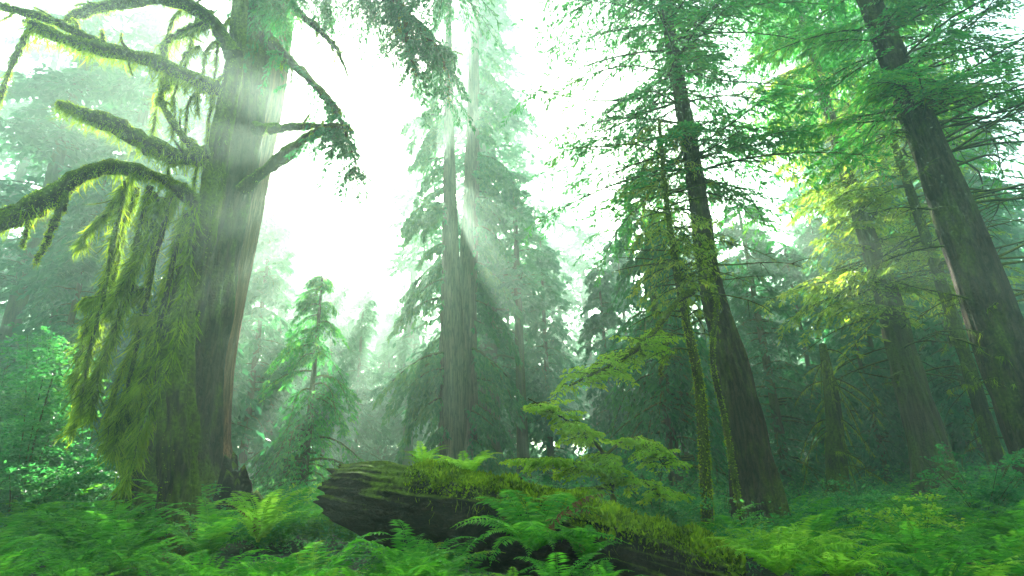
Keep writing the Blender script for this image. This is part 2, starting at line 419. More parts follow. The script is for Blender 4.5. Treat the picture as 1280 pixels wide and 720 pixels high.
# ------------------------------------------------------------------ LEFT: moss draped maple in front of the big spruce
def mossy_limb(root, pts, r, hang_n=500, ln=(.08, .4), fz=900, n=26, w=.013, lean=(0, 0), name='limb', fln=(.014, .04), seed=1, thick=1.0):
    P = pxpath(pts, n); g = np.random.default_rng(seed)
    P[1:-1] += g.normal(0, .012, (n - 2, 3))
    rr = np.interp(np.linspace(0, 1, n), np.linspace(0, 1, len(r)), r) * thick * (1 + .14 * np.sin(np.linspace(0, 1, n) * g.uniform(14, 30) + 1) + .1 * g.normal(size=n))
    tb = MB(); tb.tube(P, rr, 14, 0, .22, seed, nr=4, nz=3)
    mo = MB()
    if name == 'limb' and r[0] > .05:
        for q in range(5):
            i = int(g.integers(4, n - 2)); dd = unit(g.normal(size=3) + np.array([0, 0, -.5 if q % 2 else .5]) + unit(P[min(i + 1, n - 1)] - P[i])); l = g.uniform(.12, .5)
            Q = smooth_path([P[i], P[i] + dd * l * .5 + g.normal(0, .03, 3), P[i] + dd * l + [0, 0, -.1 * l]], 7); tb.tube(Q, np.linspace(rr[i] * .4, .006, 7), 6, 0, .2, q, cap=False)
            fuzz(mo, Q, np.linspace(rr[i] * .4, .006, 7), 160, fln, g=g); strands(mo, Q, .01, 90, (.03, .22), w=w, g=g)
    lo = tb.build(name, M['bark_mossy'], root, root.location)
    fuzz(mo, P, rr, fz, fln, g=g)
    if hang_n: strands(mo, P, rr, hang_n, ln, w=w, lean=lean, g=g)
    mo.build('hanging_moss', M['moss'], lo, None).data.transform(Matrix.Translation(-Vector(root.location)))
    return P


pb = at(222, 700, 7.6)
maple = empty('maple_tree', (pb[0], pb[1], float(gh(pb[0], pb[1]))), 'moss-draped maple with long bent limbs, its narrow trunk in front of the thick dark trunk', 'tree')
colp = pxpath([(222, 730, 7.6), (222, 690, 7.6), (223, 600, 7.6), (220, 500, 7.6), (223, 420, 7.7), (238, 350, 7.8), (257, 280, 7.9), (273, 190, 8.0), (290, 100, 8.1), (298, 30, 8.2), (306, -60, 8.3)], 60)
cr = np.interp(np.linspace(0, 1, 60), [0, .06, .3, .5, .75, 1], [.32, .25, .22, .17, .15, .12])
b = MB(); b.tube(colp, cr, 90, 0, .34, 3, nr=9, nz=1.0); tr = b.build('trunk', M['bark_mossy'], maple, maple.location)
mo = MB(); g1 = np.random.default_rng(5)
fuzz(mo, colp, cr, 3500, (.012, .035), g=g1)
strands(mo, colp[24:], cr[24:] * 1.05, 2600, (.06, .35), w=.013, clump=12, g=g1)
mo.build('hanging_moss', M['moss'], tr, None).data.transform(Matrix.Translation(-Vector(maple.location)))
LIMBS = [
    ([(292, 70, 8.0), (262, 22, 7.9), (215, 2, 7.7), (150, 6, 7.5), (110, 14, 7.4), (76, 30, 7.3)], [.13, .1, .075, .05], 260, (.05, .3)),
    ([(272, 110, 7.95), (235, 96, 7.8), (190, 76, 7.6), (130, 62, 7.3), (80, 48, 7.1), (40, 30, 7.0)], [.11, .1, .1, .09, .07], 900, (.08, .55)),
    ([(150, 66, 7.4), (95, 40, 7.2), (45, 20, 7.1), (-10, 6, 7.0)], [.07, .06, .05], 300, (.05, .35)),
    ([(262, 192, 7.9), (225, 196, 7.8), (195, 186, 7.6), (150, 160, 7.3), (105, 142, 7.1), (76, 130, 7.0)], [.14, .13, .12, .10, .05], 1100, (.08, .5)),
    ([(250, 256, 7.9), (215, 232, 7.7), (170, 212, 7.4), (120, 212, 7.1), (75, 236, 6.9), (35, 264, 6.7), (-25, 288, 6.5)], [.12, .10, .09, .09, .12, .13, .13], 1000, (.06, .45)),
    ([(84, 232, 6.9), (72, 270, 6.9), (58, 300, 6.9), (46, 330, 6.9)], [.05, .04, .02], 160, (.05, .25)),
    ([(40, 265, 6.8), (34, 285, 6.8), (28, 310, 6.8)], [.03, .02, .01], 60, (.05, .2)),
    ([(250, 195, 7.9), (215, 150, 8.0), (200, 120, 8.1), (222, 96, 8.2)], [.06, .05, .03], 300, (.05, .3)),
    ([(44, 28, 7.0), (24, 60, 7.0), (8, 100, 7.0), (-6, 140, 7.0)], [.04, .03, .02], 300, (.08, .4)),
    ([(262, 30, 8.1), (228, 40, 8.2), (205, 60, 8.2), (212, 110, 8.2)], [.07, .06, .04], 500, (.1, .6)),
]
for k, (p_, r_, hn, ln) in enumerate(LIMBS):
    mossy_limb(maple, p_, r_, int(hn * 2.2), ln, fz=4200 if r_[0] > .08 else 1000, seed=20 + k, thick=1.15, w=.013)
# drooping moss loaded boughs under the lowest limb
g2 = np.random.default_rng(11)
for k in range(22):
    s = k / 21
    x0 = 158 + 95 * s + g2.normal(0, 5); y0 = 218 + 40 * s + g2.uniform(0, 20) + 130 * (k % 3 == 2)
    x1 = 88 + 100 * s + g2.normal(0, 12); y1 = (520 + 60 * s) + g2.normal(0, 26) - 170 * (k % 4 == 1)
    d = 7.5 + .9 * g2.random()
    xm = x0 * .45 + x1 * .55 + g2.normal(0, 8); ym = (y0 + y1) / 2
    P = mossy_limb(maple, [(x0, y0, d), (x0 * .7 + xm * .3, y0 * .7 + ym * .3, d), (xm + 6, ym, d - .15), ((xm + x1) / 2 - 2, (ym + y1) / 2, d - .2), (x1, y1, d - .25)], [.04, .035, .025, .008],
                   hang_n=2600, ln=(.06, .5), fz=900, n=20, w=.017, lean=(-.12, 0), name='drooping_branch', seed=60 + k)

for k in range(9):
    x0 = 205 + 9 * k + g2.normal(0, 4); y0 = [95, 20, 70, 120, 25, 190, 60, 100, 30][k]; d = 8.1 + .25 * g2.random()
    mossy_limb(maple, [(x0 + 25, y0 - 12, d), (x0 + 6, y0, d), (x0 - 6, y0 + 45, d), (x0 - 8, y0 + 80 + 10 * (k % 3), d)], [.03, .025, .018, .006], 1100, (.08, .45), fz=300, n=14, w=.015, name='drooping_branch', seed=160 + k)

# moss hanging over the big trunk's left flank, on a limb of the spruce
pb = at(205, 650, 9.6)
spruce = empty('spruce_tree', (pb[0], pb[1], float(gh(pb[0], pb[1]))), 'thickest dark trunk on the left, with flared roots and dark drooping sprays overhead', 'tree')
sp_path = pxpath([(214, 690, 9.6), (216, 630, 9.6), (220, 560, 9.6), (236, 460, 9.6), (255, 360, 9.6), (272, 290, 9.6), (296, 200, 9.6), (313, 100, 9.6), (325, 0, 9.6), (334, -90, 9.6), (344, -200, 9.6)], 110)
sr = np.interp(np.linspace(0, 1, 110), [0, .08, .16, .26, .38, .5, .62, .8, 1], [1.2, .95, .72, .62, .52, .46, .40, .34, .3])
b = MB(); b.tube(sp_path, sr, 120, 0, .2, 8, nr=13, nz=.8)
st = b.build('trunk', M['bark'], spruce, spruce.location)
mo = MB(); g3 = np.random.default_rng(6)
n = 4200; kk = g3.uniform(35, 100, n); a = g3.normal(3.45, .38, n)
C = sp_path[kk.astype(int)] + np.stack([np.cos(a), np.sin(a), 0 * a], 1) * (sr[kk.astype(int)] * 1.02)[:, None]
ribbons(mo, C, g3.uniform(.1, .5, n), .014, (0, 0), 0, g3)
mo.build('hanging_moss', M['moss'], st, None).data.transform(Matrix.Translation(-Vector(spruce.location)))
SPL = [([(318, 160, 9.2), (345, 160, 9.1), (385, 158, 9.0), (432, 156, 8.9)], [.13, .1, .07, .04]),
       ([(300, 238, 9.1), (335, 212, 9.0), (375, 178, 8.9), (405, 164, 8.8), (436, 158, 8.8)], [.11, .10, .08, .05]),
       ([(340, 52, 9.2), (372, 84, 9.1), (405, 118, 9.0), (422, 140, 8.9), (440, 190, 8.8)], [.1, .08, .06, .02]),
       ([(345, -10, 9.2), (390, 30, 9.1), (420, 60, 9.1), (435, 95, 9.0)], [.09, .06, .02]),
       ([(350, -40, 9.2), (440, -20, 8.8), (500, 5, 8.4), (508, 50, 8.3), (520, 95, 8.3)], [.09, .07, .04, .015]),
       ([(500, 5, 8.4), (530, 40, 8.3), (556, 80, 8.3), (562, 130, 8.3)], [.05, .03, .01]),
       ([(508, 48, 8.3), (540, 55, 8.2), (578, 68, 8.2)], [.025, .02, .006])]
for k, (p_, r_) in enumerate(SPL):
    mossy_limb(spruce, p_, r_, 90, (.05, .35), fz=300, seed=120 + k, w=.018)


def hanging_sprays(mb, P, n, L, seed, sp=.085, hang=1.2):
    """twiggy needle sprays hanging from points on a path"""
    g = np.random.default_rng(seed)
    i = g.uniform(0, len(P) - 1.001, n); k = i.astype(int); u = (i - k)[:, None]
    stt = P[k] * (1 - u) + P[k + 1] * u
    boughs(mb, stt, g.uniform(0, 2 * np.pi, n), g.uniform(L[0], L[1], n), g.uniform(-.9, -.1, n), g.uniform(.3, 1.3, n), seed, ntw=14, nsp=10, sp=sp, spw=.26, hang=hang, tube=.012, tube_sides=3, tw_len=.3, bare=.05)


cb = MB()
for k, (p_, nn, Ls) in enumerate([(SPL[2][0], 26, (.25, .75)), (SPL[1][0][3:], 16, (.3, .7)), ([(420, 160, 8.9), (440, 190, 8.8), (446, 215, 8.8)], 16, (.2, .55)),
                                  (SPL[4][0][1:], 40, (.3, .7)), (SPL[5][0], 44, (.2, .6)), (SPL[6][0], 20, (.15, .45)),
                                  ([(300, -20, 9.0), (350, 5, 8.9), (400, -8, 8.8), (470, -5, 8.6), (520, -12, 8.5), (590, -10, 8.5)], 130, (.4, 1.0))]):
    hanging_sprays(cb, pxpath(p_, 12), nn, Ls, 300 + k)
cb.build('foliage', [M['twig'], M['needle']], spruce, spruce.location)

# reddish cedar trunk peeping out behind
pb = at(262, 640, 11.2)
cedar = empty('cedar_tree', (pb[0], pb[1], float(gh(pb[0], pb[1]))), 'reddish brown stringy-barked trunk half hidden behind the thickest dark trunk', 'tree')
cp = pxpath([(258, 660, 11.2), (256, 560, 11.2), (264, 460, 11.2), (283, 360, 11.2), (296, 300, 11.2), (316, 200, 11.2), (336, 100, 11.2), (356, -40, 11.2)], 80)
crr = np.interp(np.linspace(0, 1, 80), [0, .15, .4, 1], [.72, .46, .42, .38])
b = MB(); b.tube(cp, crr, 90, 0, .12, 12, nr=14, nz=.25); b.build('trunk', M['bark_cedar'], cedar, cedar.location)

# black stump at the foot
def stump(loc, r, h, seed, label):
    g = np.random.default_rng(seed); b = MB(); n = 56
    a = np.linspace(0, 2 * np.pi, n, endpoint=False)
    top = h * (.55 + .45 * np.cos(a - 3.3)) + g.normal(0, .07, n) + .08 * np.sin(a * 9)
    rad = r * (1 + .12 * np.sin(a * 5 + 1) + .07 * np.sin(a * 11))
    lv = [0, .2, .45, .7, 1.0]; fl = [1.35, 1.12, 1.0, .93, .86]
    V = [np.stack([np.cos(a) * rad * f, np.sin(a) * rad * f, top * l - .15 * (l == 0)], 1) for l, f in zip(lv, fl)]
    V += [np.stack([np.cos(a) * rad * f, np.sin(a) * rad * f, top * z], 1) for z, f in ((.93, .66), (.55, .55), (.35, .25))]
    V.append(np.tile([[0, 0, .3 * h]], (n, 1)))
    K = len(V); i = np.arange(K - 1)[:, None] * n; j = np.arange(n)[None]; k = (j + 1) % n
    b.add(np.concatenate(V), np.stack([i + j, i + k, i + n + k, i + n + j], -1).reshape(-1, 4), 0, True)
    o = b.build('stump', M['rot']); o.location = loc
    return tag(o, label, 'stump')


p = at(318, 640, 9.4); stump((p[0] - .1, p[1], float(gh(p[0], p[1])) - .05), .5, 1.15, 3, 'charred black broken stump beside the roots of the thickest trunk')

# ------------------------------------------------------------------ fallen log
def log():
    A = at(410, 618, 7.3); B_ = at(930, 742, 5.6)
    root = empty('fallen_log', (A + B_) / 2, 'broken dark log lying raised at one end, its top covered in yellow-green moss', 'log')
    n = 90; s = np.linspace(0, 1, n); P = A + (B_ - A) * s[:, None]; P[:, 2] += .10 * np.sin(s * np.pi)
    r = np.interp(s, [0, .1, .4, .75, 1], [.40, .46, .46, .40, .34])
    sides = 110; a = np.linspace(0, 2 * np.pi, sides, endpoint=False)
    T = unit(B_ - A); Uh = unit(np.cross(T, [0, 0, 1.])); Vv = np.cross(Uh, T)
    g = np.random.default_rng(21)
    q = sum(np.sin(f * a[None] + g.uniform(0, 6) + 2.4 * np.sin(s[:, None] * g.uniform(6, 22) + g.uniform(0, 6) + 2 * a[None])) * w for f, w in ((3, .8), (7, .8), (13, .9), (19, .8), (31, .6), (43, .4)))
    q = q + .4 * np.sin(s[:, None] * 23 + 3 * a[None]) * np.sin(a[None] * 4 + s[:, None] * 9)
    q = q + .5 * np.sin(s[:, None] * 51 + 11 * a[None]) * np.sin(a[None] * 5 - s[:, None] * 17)
    rr = r[:, None] * (1 + .026 * q)
    # jagged broken end: angle decides how far the wood reaches; the underside is torn away
    jag = .13 * np.abs(np.sin(a * 6 + .5)) + .10 * np.abs(np.sin(a * 14 + 2)) + .07 * g.random(sides)
    tear = np.clip(-np.sin(a) - .15, 0, 1) ** 1.5 * 1.15
    shift = (jag + tear)[None] * np.clip(1 - s[:, None] * 2.2, 0, 1)
    Xc = P[:, None] + rr[..., None] * (np.cos(a)[None, :, None] * Uh + np.sin(a)[None, :, None] * Vv) + shift[..., None] * T
    b = MB(); i = np.arange(n - 1)[:, None] * sides; j = np.arange(sides)[None]; k = (j + 1) % sides
    b.add(Xc.reshape(-1, 3), np.stack([i + j, i + k, i + sides + k, i + sides + j], -1).reshape(-1, 4), 0, True)
    # hollow inside of the end
    V = [Xc[0]] + [P[0] + (Xc[0] - P[0]) * f + T * d for f, d in ((.8, .12), (.72, .6), (.4, .9), (.02, 1.0))]
    V = np.concatenate(V); i = np.arange(4)[:, None] * sides
    b.add(V, np.stack([i + k, i + j, i + sides + j, i + sides + k], -1).reshape(-1, 4), 0, True)
    b.add(np.vstack([Xc[-1], P[-1][None]]), [[q_, (q_ + 1) % sides, sides, sides] for q_ in range(sides)], 0)
    for q_ in range(7):
        i0 = g.integers(6, 60); a0 = int(sides * g.uniform(.3, .62)); p0 = Xc[i0, a0]; d0 = unit(p0 - P[i0])
        b.tube(smooth_path([p0 - d0 * .05, p0 + d0 * g.uniform(.03, .1), p0 + d0 * g.uniform(.07, .13) + [0, 0, g.uniform(-.03, .03)]], 5), np.linspace(.05, .02, 5), 8, 0, .3, q_)
    lo = b.build('log_body', M['rot'], root, root.location)
    # moss cushion: tufts on the upper side, hanging fringe on the near side
    m = MB(); g = np.random.default_rng(22); nn = 42000
    si = g.uniform(.2, 1, nn) ** .9; aa = np.clip(g.normal(np.pi / 2 + .1, .42, nn), np.pi / 2 - .9, np.pi / 2 + .85 + .15 * np.sin(si * 37) + .1 * np.sin(si * 90))
    cut = g.random(nn) < np.clip((si - .17) * 5, 0, 1); si = si[cut]; aa = aa[cut]; nn = len(si)
    kk = (si * (n - 1)).astype(int); ja = ((aa / (2 * np.pi) * sides).astype(int)) % sides
    C = Xc[kk, ja] + g.normal(0, .02, (nn, 3)); O = unit(Xc[kk, ja] - P[kk])
    D = unit(O + g.normal(0, .5, (nn, 3)) + np.array([0, 0, .1])); L_ = g.uniform(.018, .05, nn) * (1 + .8 * np.clip(np.sin(si * 31 + aa * 3) + np.sin(si * 77), 0, 2))
    m.cards(C, D, L_, L_ * .45, unit(g.normal(size=(nn, 3))), 0, .1)
    nn = 2200; si = g.uniform(.24, 1, nn); aa = g.normal(2.25 if Uh[1] > 0 else .85, .2, nn)
    kk = (si * (n - 1)).astype(int); ja = ((aa / (2 * np.pi) * sides).astype(int)) % sides
    ribbons(m, Xc[kk, ja], g.uniform(.03, .16, nn), .014, (0, 0), 0, g)
    m.build('moss_cover', M['moss'], root, root.location)
    return P, r


LP, LR = log()


# ------------------------------------------------------------------ ferns
def fern_mesh(seed, mat, nf=18, L=.85, droopy=1.0, erect=.9, pin=.13):
    g = np.random.default_rng(seed); b = MB()
    for k in range(nf):
        az = 2 * np.pi * k / nf + g.normal(0, .2); l = L * g.uniform(.65, 1.15); inner = g.random()
        e0 = R(84) * inner + R(50) * (1 - inner); e0 *= erect
        m = 26; s = np.linspace(0, 1, m); el = e0 - (e0 + R(22) * droopy * g.uniform(.4, 1.3)) * s ** 1.6
        step = l / (m - 1); hx = np.cumsum(np.cos(el)) * step; hz = np.cumsum(np.sin(el)) * step
        tw = g.normal(0, .25)
        azs = az + tw * s ** 2
        H = np.stack([np.cos(azs), np.sin(azs)], 1)
        P = np.concatenate([H * hx[:, None], hz[:, None]], 1)
        b.tube(P, np.linspace(.006, .002, m), 3, 0, cap=False)
        T = unit(np.gradient(P, axis=0)); Sx = np.stack([-np.sin(azs), np.cos(azs), 0 * azs], 1); Nn = np.cross(T, Sx)
        dead = 1 if g.random() < .09 else 0
        K = 27; ti = np.linspace(.10, .995, K); kk = (ti * (m - 1)); c = np.clip(kk.astype(int), 0, m - 2); u = (kk - c)[:, None]
        C = P[c] * (1 - u) + P[c + 1] * u
        plen = pin * np.sin(np.clip(ti * 1.08 - .05, 0, 1) ** .6 * np.pi) ** .7 * l / .85 * g.uniform(.85, 1.2) + .008
        for sd in (1, -1):
            D = unit(Sx[c] * sd + T[c] * (.2 + .35 * ti[:, None]) + np.array([0, 0, -.22 - .5 * dead]) + g.normal(0, .07 + .25 * dead, (K, 3)))
            LL = plen * g.uniform(.8, 1.1, K) * (1 - .4 * dead)
            keep = g.random(K) > .03 + .3 * dead
            b.cards(C[keep], D[keep], LL[keep], (np.minimum(LL * .24, .03) + .004)[keep], (Nn[c] + g.normal(0, .25, (K, 3)))[keep], dead, .06)
    return b


FERN = {}
def make_fern(key, seed, mat, **kw):
    o = fern_mesh(seed, mat, **kw).build('sword_fern', [M[mat], M['fern_dead']]); o['_used'] = 0; FERN[key] = o


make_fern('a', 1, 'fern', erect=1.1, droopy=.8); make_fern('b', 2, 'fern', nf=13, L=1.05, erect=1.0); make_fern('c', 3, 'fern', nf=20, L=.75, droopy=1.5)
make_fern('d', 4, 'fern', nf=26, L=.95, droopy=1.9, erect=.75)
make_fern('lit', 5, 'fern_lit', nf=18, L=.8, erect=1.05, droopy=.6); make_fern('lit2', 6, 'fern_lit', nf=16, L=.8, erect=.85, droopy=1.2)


def fern(key, x, y, sc, label, group=None, z=None, rz=None, name='sword_fern'):
    o = FERN[key]
    if '_used' in o: del o['_used']
    else: o = dup(o)
    o.location = (x, y, (float(gh(x, y)) if z is None else z)); o.scale = (sc, sc, sc)
    o.rotation_euler = (random.uniform(-.12, .12), random.uniform(-.12, .12), random.uniform(0, 6.28) if rz is None else rz)
    tag(o, label, 'fern', group)
    return o


random.seed(4)
HERO = []
def fern_px(key, px, py, Yd, sc, label, group=None):
    p = at(px, py, Yd); HERO.append(p); return fern(key, p[0], p[1], sc, label, group, z=p[2])


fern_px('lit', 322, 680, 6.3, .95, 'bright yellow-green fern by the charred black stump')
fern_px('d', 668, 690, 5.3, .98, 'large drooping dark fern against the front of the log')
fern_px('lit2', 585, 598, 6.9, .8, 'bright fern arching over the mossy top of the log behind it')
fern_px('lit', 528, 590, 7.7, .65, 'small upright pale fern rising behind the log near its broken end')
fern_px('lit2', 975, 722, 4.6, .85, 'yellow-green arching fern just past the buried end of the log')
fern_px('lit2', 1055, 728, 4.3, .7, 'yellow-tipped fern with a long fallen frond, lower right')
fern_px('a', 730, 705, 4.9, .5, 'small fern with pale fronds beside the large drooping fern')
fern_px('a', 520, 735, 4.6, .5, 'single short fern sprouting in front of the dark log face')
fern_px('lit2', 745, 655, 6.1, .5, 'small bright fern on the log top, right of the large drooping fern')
for q_, px_ in enumerate((248, 282, 318, 355, 400, 452, 500, 556, 610, 640, 700, 760)):
    fern_px(('b', 'c', 'a', 'a', 'lit2', 'c', 'b', 'a', 'c', 'lit2', 'b', 'a')[q_], px_, 752 + 7 * (q_ % 3), 4.2 + .15 * (q_ % 2), .46 + .05 * (q_ % 3), 'low fern in the front row along the lower edge, before the log', 'front row of low ferns')
rr_ = random.Random(9)
ZONES = [
    ((-7.5, -2.7), (3.7, 9.2), 46, 'dark green fern in the thick bed left of the moss-draped maple trunk', 'ferns in the shady bed on the left', 'abcab'),
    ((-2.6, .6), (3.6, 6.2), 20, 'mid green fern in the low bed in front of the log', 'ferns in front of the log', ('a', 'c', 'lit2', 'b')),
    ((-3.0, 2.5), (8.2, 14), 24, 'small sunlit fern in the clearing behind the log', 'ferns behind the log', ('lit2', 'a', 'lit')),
    ((3.0, 10.5), (4.2, 9.5), 54, 'green fern in the dense bed below the leaning trunks on the right', 'ferns below the right-hand trunks', ('a', 'b', 'c', 'lit2', 'b')),
    ((2.5, 12), (9.5, 14), 40, 'fern deep in the shade between the right-hand trunks', 'shaded ferns between the trunks', ('a', 'b', 'c')),
]
for (x0, x1), (y0, y1), n, lab, grp, keys in ZONES:
    for k in range(n):
        for _ in range(30):
            y = rr_.uniform(y0, y1); x = rr_.uniform(x0, x1)
            if abs(x) > y * 1.06 + .6: continue
            d = np.min(np.hypot(LP[:, 0] - x, LP[:, 1] - y))
            if d < .75: continue
            if -.37 < x / y < -.19 and 4.9 < y < 8.2: continue
            if any(abs(x / y - h[0] / h[1]) < .07 and h[1] - 1.5 < y < h[1] + .35 for h in HERO): continue
            if np.hypot(x - maple.location[0], y - maple.location[1]) < .55 or np.hypot(x - spruce.location[0], y - spruce.location[1]) < 1.1: continue
            break
        else: continue
        top = 1.05 if y < 6.2 else 1.3
        fern(rr_.choice(keys), x, y, rr_.uniform(.6, top) * (.75 if y < 4.6 else 1), lab, grp)
for o in FERN.values():
    if '_used' in o: bpy.data.objects.remove(o)

# ------------------------------------------------------------------ undergrowth
g = np.random.default_rng(31)
ub = MB(); n = 150000
yy = 7.3 + (g.random(n) ** 1.4) * 24; xx = g.uniform(-1.15, 1.15, n) * (yy + 1.5)
cl = .5 + .5 * np.sin(xx * 1.9 + np.sin(yy * 1.3) * 2) * np.sin(yy * 1.6 + np.cos(xx * .9) * 2)
hh = (.12 + .5 * cl) * g.random(n) ** .8 * np.clip(yy / 8, .6, 1.6)
C = np.stack([xx, yy, gh(xx, yy) + hh], 1)
D = unit(g.normal(size=(n, 3)) * [1, 1, .5] + [0, 0, .15]); L_ = g.uniform(.035, .08, n) * np.clip(yy / 9, .7, 2)
ub.cards(C, D, L_, L_ * .55, unit(g.normal(0, .5, (n, 3)) + [0, 0, 1]), 0, .08)
tag(ub.build('undergrowth', M['leaf']), 'low leafy ground cover between the ferns', None, None, 'stuff')


# ------------------------------------------------------------------ shrubs
def shrub(loc, rad, h, n, seed, mat, label, leaf=.05, name='huckleberry_shrub', group=None, tiers=True, lean=(0, 0), cat='shrub'):
    g = np.random.default_rng(seed); root = empty(name, loc, label, cat, group)
    sb = MB(); lb = MB(); ns = 16
    tips = []
    for k in range(ns):
        a = g.uniform(0, 6.28); rr = rad * g.random() ** .5; hz = h * (1 - .45 * (rr / rad) ** 2) * g.uniform(.55, 1.05)
        e = np.array([np.cos(a) * rr + lean[0] * hz, np.sin(a) * rr * .9 + lean[1] * hz, hz]); P = smooth_path([[g.normal(0, .06), g.normal(0, .06), -.05], e * [.35, .35, .55], e], 9)
        sb.tube(P, np.linspace(.013, .003, 9) * (h / 2) ** .5, 4, 0, cap=False); tips.append(P)
    tips = np.array(tips)
    nc = max(60, n // 26); q = g.integers(0, ns, nc); t = g.uniform(.3, 1, nc) * 8; k = np.clip(t.astype(int), 0, 7); u = (t - k)[:, None]
    base = tips[q, k] * (1 - u) + tips[q, k + 1] * u
    a = g.uniform(0, 6.28, nc); tl = rad * g.uniform(.15, .5, nc)
    TD = np.stack([np.cos(a), np.sin(a), g.normal(.0, .15, nc)], 1)
    m = n // nc; s = g.uniform(.1, 1, (nc, m))
    pos = base[:, None] + TD[:, None] * (tl[:, None] * s)[..., None] + np.array([0, 0, -1.]) * (tl[:, None] * .25 * s ** 2)[..., None] + g.normal(0, leaf * .5, (nc, m, 3)) * [1, 1, .5]
    pos = pos.reshape(-1, 3); nn = len(pos)
    D = np.repeat(TD, m, 0) + g.normal(0, .7, (nn, 3)) * [1, 1, .45]
    L_ = leaf * g.uniform(.7, 1.4, nn)
    lb.cards(pos, D, L_, L_ * .6, unit(np.array([0, 0, 1.]) + g.normal(0, .45, (nn, 3))), 0, .06)
    sb.build('stems', M['twig'], root); lb.build('foliage', M[mat], root)
    return root


def shrub_px(px, py, Yd, rad, h, *a, **k):
    p = at(px, py, Yd); return shrub((p[0], p[1], float(gh(p[0], p[1]))), rad, h, *a, **k)


shrub_px(28, 600, 8.3, 1.35, 3.3, 24000, 41, 'leaf', 'tall dense shrub of small dark leaves at the left edge', leaf=.055)
shrub_px(95, 600, 9.8, 1.2, 2.0, 14000, 42, 'leaf', 'lower rounded shrub under the hanging moss of the maple', leaf=.055)
shrub_px(-20, 600, 11.5, 1.7, 5.0, 18000, 43, 'leaf', 'loose pale shrub behind the tall dense one', leaf=.07)
shrub_px(1230, 640, 8.6, 1.1, 1.7, 6500, 44, 'leaf', 'bushy green shrub at the foot of the rightmost thick trunk', leaf=.055)
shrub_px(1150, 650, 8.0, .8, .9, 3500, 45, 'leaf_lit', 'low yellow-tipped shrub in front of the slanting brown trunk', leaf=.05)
shrub_px(1060, 640, 10.5, .9, 1.25, 4500, 46, 'leaf', 'shrub between the tall thin-crowned trunk and the slanting brown trunk', leaf=.055)
shrub_px(820, 640, 9.6, 1.1, 1.5, 7000, 47, 'leaf', 'dense shrub at the foot of the twin mossy stems', leaf=.055)
shrub_px(905, 650, 11.5, 1.0, 1.2, 4500, 48, 'leaf', 'shrub behind the base of the dark straight trunk', leaf=.06)
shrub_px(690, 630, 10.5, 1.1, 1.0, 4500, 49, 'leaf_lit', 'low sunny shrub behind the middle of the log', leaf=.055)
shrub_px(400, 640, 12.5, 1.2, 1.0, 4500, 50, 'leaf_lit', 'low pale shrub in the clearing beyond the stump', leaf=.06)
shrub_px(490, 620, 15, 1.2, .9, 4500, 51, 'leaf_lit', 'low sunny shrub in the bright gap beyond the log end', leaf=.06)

# ------------------------------------------------------------------ bright sapling (arching) in the middle
def sapling():
    base = at(768, 640, 8.3); z = float(gh(base[0], base[1]))
    root = empty('vine_maple', (base[0], base[1], z), 'small bright vine maple arching over in front of the dark drooping conifer', 'tree')
    b = MB(); stems = [pxpath([(768, 650, 8.3), (764, 600, 8.3), (756, 570, 8.2), (735, 545, 8.1), (700, 520, 8.0), (660, 498, 7.9)], 20),
                       pxpath([(756, 570, 8.2), (785, 548, 8.3), (812, 560, 8.4), (836, 590, 8.4)], 12), pxpath([(762, 590, 8.2), (735, 585, 8.0), (700, 575, 7.9), (655, 573, 7.8)], 12),
                       pxpath([(764, 600, 8.3), (800, 600, 8.2), (830, 625, 8.1)], 10), pxpath([(764, 610, 8.3), (740, 612, 8.1), (712, 622, 8.0)], 10)]
    for P, r in zip(stems, (.05, .025, .02, .02, .02)): b.tube(P, np.linspace(r, .006, len(P)), 8, 0, .15, 4)
    b.build('trunk', M['bark_mossy'], root, root.location)
    lb = MB(); g = np.random.default_rng(61)
    for P, nb in zip(stems, (64, 34, 34, 26, 22)):
        i = g.uniform(len(P) * .25, len(P) - 1.01, nb).astype(int); stt = P[i]
        boughs(lb, stt, g.uniform(0, 6.28, nb), g.uniform(.2, .5, nb), g.uniform(-.05, .35, nb), g.uniform(.1, .5, nb), 62, ntw=12, nsp=8, sp=.055, spw=.6, hang=.45, tube=.008, tube_sides=3, tw_len=.42)
    lb.build('crown', [M['twig'], M['leaf_lit']], root, root.location)


sapling()

# ------------------------------------------------------------------ trees right of centre
def px_tree(name, pts, r, label, bark, n=150, sides=110, seed=1, ridges=.15, mats=None):
    P = pxpath(pts, n); root = empty(name, (P[0][0], P[0][1], float(gh(P[0][0], P[0][1]))), label, 'tree')
    rr = np.interp(np.linspace(0, 1, n), np.linspace(0, 1, len(r)), r)
    b = MB(); b.tube(P, rr, sides, 0, ridges, seed, nr=9, nz=.7)
    t = b.build('trunk', M[bark], root, root.location)
    return root, P, rr, t


